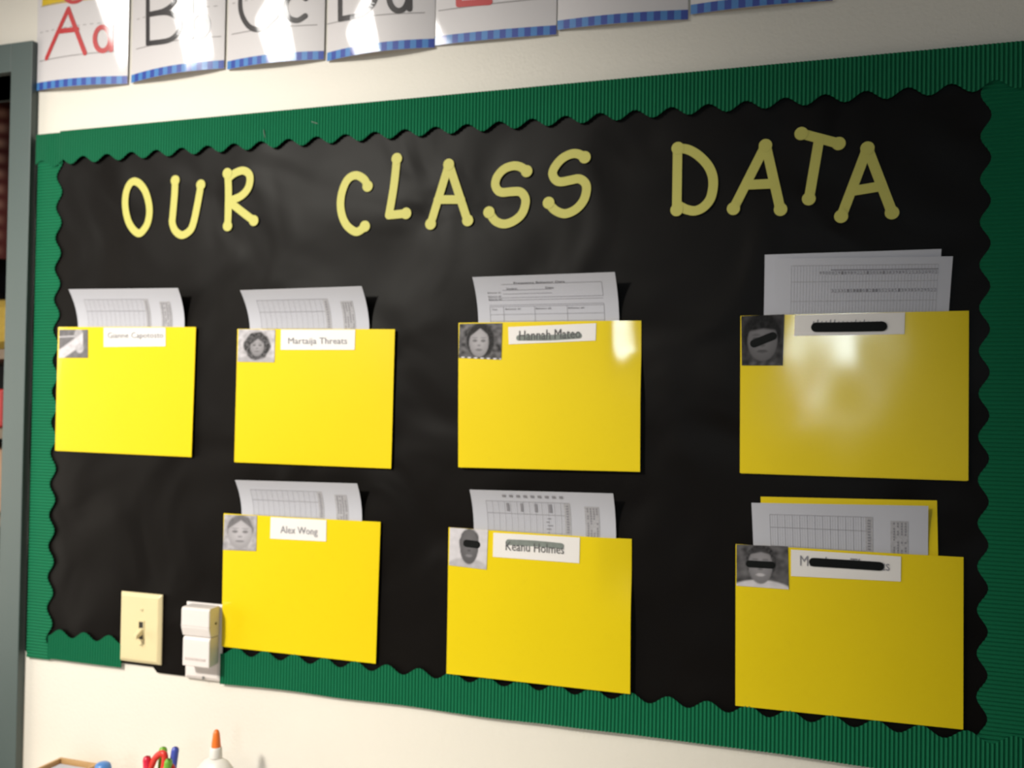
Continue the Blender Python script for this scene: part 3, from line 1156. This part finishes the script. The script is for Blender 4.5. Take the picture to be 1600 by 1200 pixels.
oA, oB = at(292, 939, .006), at(347, 1066, .006)
ou, oo = plate('white wall outlet plate mostly hidden behind the plug-in unit', 'outlet', 'wall_outlet', oA.x, oB.x, oB.z, oA.z, M_WHITE)
ocx = (oA.x + oB.x) / 2
zo = at(310, 1058, oo).z
m = MB()
m.tube([(at(318, 1053, oo).x, -oo + .001, zo), (at(318, 1053, oo).x, -oo - .0006, zo)], .0028, 12)
m.build('screw', M_METAL, ou)
for s in (-1, 1):
    MB().box(ocx - .017, ocx + .017, -oo - .001, -oo + .001, (oA.z + oB.z) / 2 + s * .02 - .014, (oA.z + oB.z) / 2 + s * .02 + .014).build('socket_face', M_WHITE, ou)

FP = 0.040
fa, fb = at(283, 949, FP), at(327.5, 951, FP)
x0, x1 = fa.x, fb.x
zt = (fa.z + fb.z) / 2
z1_, z2_, z3_ = at(305, 982, FP).z, at(305, 996, FP).z, at(305, 1043, FP).z
pl = thing('plug_in_unit', 'white plug-in unit with stepped front in the wall outlet', 'plug-in device', ((x0 + x1) / 2, -oo, z3_))


def extr(name, prof, xa, xb, m, parent, bw=.002):
    n = len(prof)
    vs = [(xa, -o, z) for o, z in prof] + [(xb, -o, z) for o, z in prof]
    fs = [tuple(range(n)), tuple(reversed(range(n, 2 * n)))]
    for k in range(n):
        k2 = (k + 1) % n
        fs.append((k, n + k, n + k2, k2))
    return bevel(obj(name, vs, fs, m, parent), bw, 2)


body = extr('upper_body', [(oo + .0002, zt + .001), (FP - .003, zt), (FP, zt - .003), (FP, z1_), (FP - .005, z2_), (oo + .0002, z2_)], x0, x1, M_WHITE, pl)
extr('lower_cover', [(oo + .0002, z2_ - .0006), (FP - .0045, z2_ - .0006), (FP - .0025, z2_ - .006), (FP - .0025, z3_), (oo + .0002, z3_ + .002)], x0 + .0025, x1 - .0005, M_WHITE, pl)
MB().box(x0 + .008, x1 - .008, -FP + .0026, -FP + .0018, at(305, 1033, FP).z, at(305, 1029, FP).z).build('embossed_line', mat('emboss', (.62, .54, .52), .5, var=(300, .3)), pl)
mb = MB().box(x0 - .0002, x1 + .0002, -FP - .0002, -FP + .004, z1_ + .0028, z1_ + .0036)
mb.build('seam', mat('seam_grey', (.55, .5, .48), .6, var=(50, .05)), body)
sz = at(337, 975, .025)
MB().tube([(x1 - .001, -.022, sz.z), (x1 + .0006, -.022, sz.z)], .0022, 10).build('side_button', M_DARK, pl)

# ------------------------------------------------------------------ desk below the board and what stands on it
DT = 0.745
M_DESK = mat('desk_laminate', (0.80, 0.76, 0.70), 0.45, var=(4, 0.03))
dk = thing('desk', 'pale laminate desk against the wall below the board', 'desk', (0.75, -0.34, 0))
bevel(MB().box(-0.05, 1.62, -0.66, -0.015, DT - .03, DT).build('desk_top', M_DESK, dk), .004)
for x in (0.0, 1.56):
    for y in (-0.62, -0.05):
        MB().box(x - .018, x + .018, y - .018, y + .018, 0, DT - .03).build('leg', M_METAL, dk)

# glue bottle
GO = 0.085
gx = at(338, 1150, GO).x


def gz(py):
    return at(338, py, GO).z


M_GLUE = mat('glue_bottle_plastic', (0.84, 0.80, 0.76), 0.35, var=(9, 0.02))
M_ORANGE = mat('orange_cap', (0.95, 0.20, 0.03), 0.35, var=(20, 0.04))
gl = thing('glue_bottle', 'white glue bottle with orange twist cap below the plug-in unit', 'glue bottle', (gx, -GO, DT))
MB().lathe(gx, -GO, [(.0005, gz(1139.5)), (.0036, gz(1141)), (.0055, gz(1146)), (.0066, gz(1156)), (.0076, gz(1166)), (.0076, gz(1167.5))][::-1], 20).build('twist_cap', M_ORANGE, gl, smooth=True)
MB().lathe(gx, -GO, [(.0100, gz(1184)), (.0102, gz(1182)), (.0095, gz(1168.5)), (.0085, gz(1167))], 24).build('collar', M_GLUE, gl, smooth=True)
zs = gz(1184)
MB().lathe(gx, -GO, [(.030, DT), (.034, DT + .004), (.034, zs - .030), (.032, zs - .018), (.022, zs - .006), (.011, zs)], 28, 1.0, .72).build('bottle_body', M_GLUE, gl, smooth=True)
# label band on the front of the body
MB().lathe(gx, -GO, [(.0343, DT + .02), (.0343, zs - .042)], 28, 1.0, .72).build('label_band', mat('glue_label', (.12, .25, .6), .4, var=(30, .1)), gl, smooth=True)

# pencil cup with pens and scissors
CO = 0.11
ccx = at(248, 1190, CO).x
rim = at(248, 1222, CO).z
M_CUP = mat('cup_white', (0.75, 0.73, 0.70), 0.4, var=(9, 0.03))
cup = MB()
prof = [(.030, DT), (.033, DT + .002), (.036, rim), (.034, rim), (.0315, DT + .004), (.001, DT + .004)]
cup.lathe(ccx, -CO, prof, 28)
tag(cup.build('pencil_cup', M_CUP, smooth=True), 'white round pencil cup holding pens and red scissors', 'cup')


def pen(label, px, py, o, rad, col, lean, nm='marker_pen'):
    top = at(px, py, o)
    b = Vector((ccx + lean, -CO, DT + .006))
    d = (top - b).normalized()
    root = thing(nm, label, 'pen', b)
    m1 = mat('pen_' + nm + '%02d%02d' % (int(col[0] * 99), int(col[2] * 99)), col, .35, var=(30, .05))
    mid = b + (top - b) * .66
    MB().tube([b, b.lerp(mid, .5), mid], rad * .92, 14).build('barrel', m1, root, smooth=True)
    MB().tube([mid, top - d * .006, top - d * .002, top - d * .0004], [rad, rad, rad * .8, rad * .35], 14).build('cap', m1, root, smooth=True)


pen('green marker pen standing at the back of the pencil cup', 255, 1166.5, .10, .0068, (.20, .48, .03), .004)
pen('blue marker pen standing right of the red scissors', 274.5, 1166.5, .105, .0062, (.07, .10, .48), .012)
pen('crimson marker pen leaning left out of the pencil cup', 229.5, 1181, .12, .0068, (.70, .02, .06), -.012)
pen('short green marker pen at the front of the pencil cup', 264, 1186, .13, .0065, (.16, .42, .04), .002)

M_SCR = mat('scissor_handle', (0.75, 0.04, 0.03), 0.35, var=(30, .05))
sb = Vector((ccx - .004, -.118, DT + .008))
scz = thing('scissors', 'red handled scissors standing handles up in the pencil cup', 'scissors', sb)


def ppt(px, py, o):
    return at(px, py, o)


loop = [(233, 1208), (237, 1196), (243, 1184), (251, 1177.5), (257, 1179), (257.5, 1190), (255, 1204), (250, 1216), (242, 1220)]
MB().tube([ppt(*p, .118) for p in smooth_line(loop + [loop[0]], 6)], .0052, 10).build('handle', M_SCR, scz, smooth=True)
loop = [(256, 1214), (257, 1203), (262, 1196.5), (268, 1197.5), (270, 1206), (268, 1218), (262, 1228), (257, 1226)]
MB().tube([ppt(*p, .124) for p in smooth_line(loop + [loop[0]], 6)], .0046, 10).build('handle', M_SCR, scz, smooth=True)
tip = sb
ctr = ppt(249, 1218, .12)
for s in (-1, 1):
    dx = .004 * s
    v = [(ctr.x + dx - .006, ctr.y, ctr.z), (ctr.x + dx + .006, ctr.y, ctr.z), (tip.x + dx * .3, tip.y, tip.z),
         (ctr.x + dx - .006, ctr.y - .0015 * s, ctr.z), (ctr.x + dx + .006, ctr.y - .0015 * s, ctr.z), (tip.x + dx * .3, tip.y - .0015 * s, tip.z)]
    obj('blade', v, [(0, 1, 2), (5, 4, 3), (0, 3, 4, 1), (1, 4, 5, 2), (2, 5, 3, 0)], M_METAL, scz)

# paper tray
TO = 0.03
tc_ = at(95, 1183, TO)
tx0, tz1 = tc_.x, tc_.z
tx1 = tx0 + .085
M_TAN = mat('tray_wood', (0.55, 0.33, 0.14), 0.5, bump=(60, .1, .001), var=(20, .15))
tr = thing('paper_tray', 'tan wooden tray of white paper at the bottom left corner', 'tray', ((tx0 + tx1) / 2, -TO - .12, DT))
th = .005
y0, y1 = -TO - .24, -TO
for nm, b in (('side_panel', (tx0, tx0 + th, y0, y1)), ('side_panel', (tx1 - th, tx1, y0, y1)), ('end_panel', (tx0 + th, tx1 - th, y1 - th, y1)), ('end_panel', (tx0 + th, tx1 - th, y0, y0 + th))):
    MB().box(*b, DT, tz1).build(nm, M_TAN, tr)
MB().box(tx0 + th, tx1 - th, y0 + th, y1 - th, DT, DT + .004).build('tray_bottom', M_TAN, tr)
st = MB()
for k in range(12):
    z = DT + .005 + (tz1 - DT - .012) * k / 12
    j = random.uniform(-.001, .001)
    st.box(tx0 + th + .003 + j, tx1 - th - .003 + j, y0 + th + .004, y1 - th - .004, z, z + (tz1 - DT - .012) / 12 * .9)
tag(st.build('paper_stack', M_SHEET), 'stack of white paper lying in the tan tray', 'paper')

# blue capped bottle
BO = 0.10
bx = at(161, 1195, BO)
M_BLUE = mat('blue_cap', (0.10, 0.26, 0.62), 0.35, var=(20, .05))
bb = thing('paint_bottle', 'small bottle with round blue cap between the tray and the pencil cup', 'bottle', (bx.x, -BO, DT))
zt_ = bx.z
MB().lathe(bx.x, -BO, [(.019, DT), (.021, DT + .003), (.021, zt_ - .045), (.014, zt_ - .028), (.012, zt_ - .02)], 24).build('bottle_body', M_CUP, bb, smooth=True)
MB().lathe(bx.x, -BO, [(.0135, zt_ - .022), (.0138, zt_ - .006), (.012, zt_ + .001), (.008, zt_ + .0038), (.002, zt_ + .0047)], 24).build('cap', M_BLUE, bb, smooth=True)

# ------------------------------------------------------------------ closet contents seen through the doorway


def plaid():
    m = bpy.data.materials.new('plaid_cloth')
    m.use_nodes = True
    nt = m.node_tree
    b = nt.nodes['Principled BSDF']
    b.inputs['Roughness'].default_value = .9
    tc = nt.nodes.new('ShaderNodeTexCoord')
    cols = []
    for ax in ('X', 'Z'):
        wv = nt.nodes.new('ShaderNodeTexWave')
        wv.bands_direction = ax
        wv.inputs['Scale'].default_value = 9
        nt.links.new(tc.outputs['Object'], wv.inputs['Vector'])
        cols.append(wv.outputs['Fac'])
    mx = nt.nodes.new('ShaderNodeMath')
    mx.operation = 'MULTIPLY'
    nt.links.new(cols[0], mx.inputs[0])
    nt.links.new(cols[1], mx.inputs[1])
    rp = nt.nodes.new('ShaderNodeValToRGB')
    rp.color_ramp.elements[0].color = (.16, .03, .025, 1)
    rp.color_ramp.elements[1].color = (.55, .28, .2, 1)
    nt.links.new(mx.outputs[0], rp.inputs[0])
    nt.links.new(rp.outputs[0], b.inputs['Base Color'])
    return m


def hanging(name, label, cat, px, py0, py1, o, wid, m, seed):
    """a garment hanging in folds from the closet rail"""
    t_, b_ = at(px, py0, o), at(px, py1, o)
    H = t_.z - b_.z

    def fn(u, v):
        wv = .55 + .45 * (1 - v) if v < .93 else .55
        sh = 1.0 if v < .9 else 1.0 - (v - .9) * 5.0
        x = t_.x + (u - .5) * wid * max(.25, sh)
        y = -o + .03 * math.sin(u * 14 + seed) * (1.15 - v) * 1.0 - .05 * math.sin(PI * u)
        return (x, y, b_.z + H * v)
    o_ = sheet(name, fn, 40, 24, .012, m)
    return tag(o_, label, cat)


hanging('plaid_shirt', 'red plaid shirt hanging in the closet beyond the door frame', 'shirt', -20, 150, 410, -.30, .30, plaid(), .4)
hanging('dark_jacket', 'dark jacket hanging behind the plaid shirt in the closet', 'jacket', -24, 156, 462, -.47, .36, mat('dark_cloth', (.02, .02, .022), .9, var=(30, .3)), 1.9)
rail = MB().tube([(DX0 - .34, .33, at(0, 140, -.33).z), (DX1 + .14, .33, at(0, 140, -.33).z)], .012, 12)
tag(rail.build('closet_rail', M_METAL, smooth=True), 'metal hanging rail across the dark closet', 'rail')
M_SHELF = mat('shelf_wood', (.16, .11, .07), .6, var=(9, .2))


def shelf(py, label):
    z = at(5, py, -.3).z
    o = MB().box(DX0 - .34, DX1 + .14, .14, .60, z - .02, z).build('closet_shelf', M_SHELF)
    tag(o, label, 'shelf', 'closet shelves')
    return z


zA = shelf(552, 'upper wooden shelf in the closet under the yellow bag')
zB = shelf(665, 'lower wooden shelf in the closet under the red box')
zC_ = shelf(790, 'bottom wooden shelf in the closet under the tan box')


def soft_box(name, label, cat, px, py_top, zb, o, wid, dep, m, bw=.02):
    t_ = at(px, py_top, o)
    b = MB().box(t_.x - wid / 2, t_.x + wid / 2, -o - dep / 2, -o + dep / 2, zb + .0005, t_.z).build(name, m)
    bevel(b, bw, 3)
    return tag(b, label, cat)


soft_box('yellow_bag', 'mustard yellow bag on the upper closet shelf', 'bag', -8, 472, zA, -.28, .26, .16, mat('yellow_cloth', (.45, .30, .05), .9, bump=(20, .6, .02), var=(14, .35)), .04)
soft_box('red_box', 'red box on the lower closet shelf', 'box', -8, 608, zB, -.28, .24, .18, mat('red_box_card', (.42, .03, .03), .6, var=(9, .1)), .006)
soft_box('tan_box', 'tan box on the bottom closet shelf', 'box', -8, 695, zC_, -.28, .24, .18, mat('tan_box_card', (.40, .24, .15), .7, var=(9, .15)), .006)

for o in bpy.data.objects:
    if o.name.split('.')[0] in ('printed_text', 'printed_grid', 'printed_lines', 'shaded_columns', 'ruled_lines', 'lettering', 'checked_band', 'printed_letters'):
        o['kind'] = 'stuff'
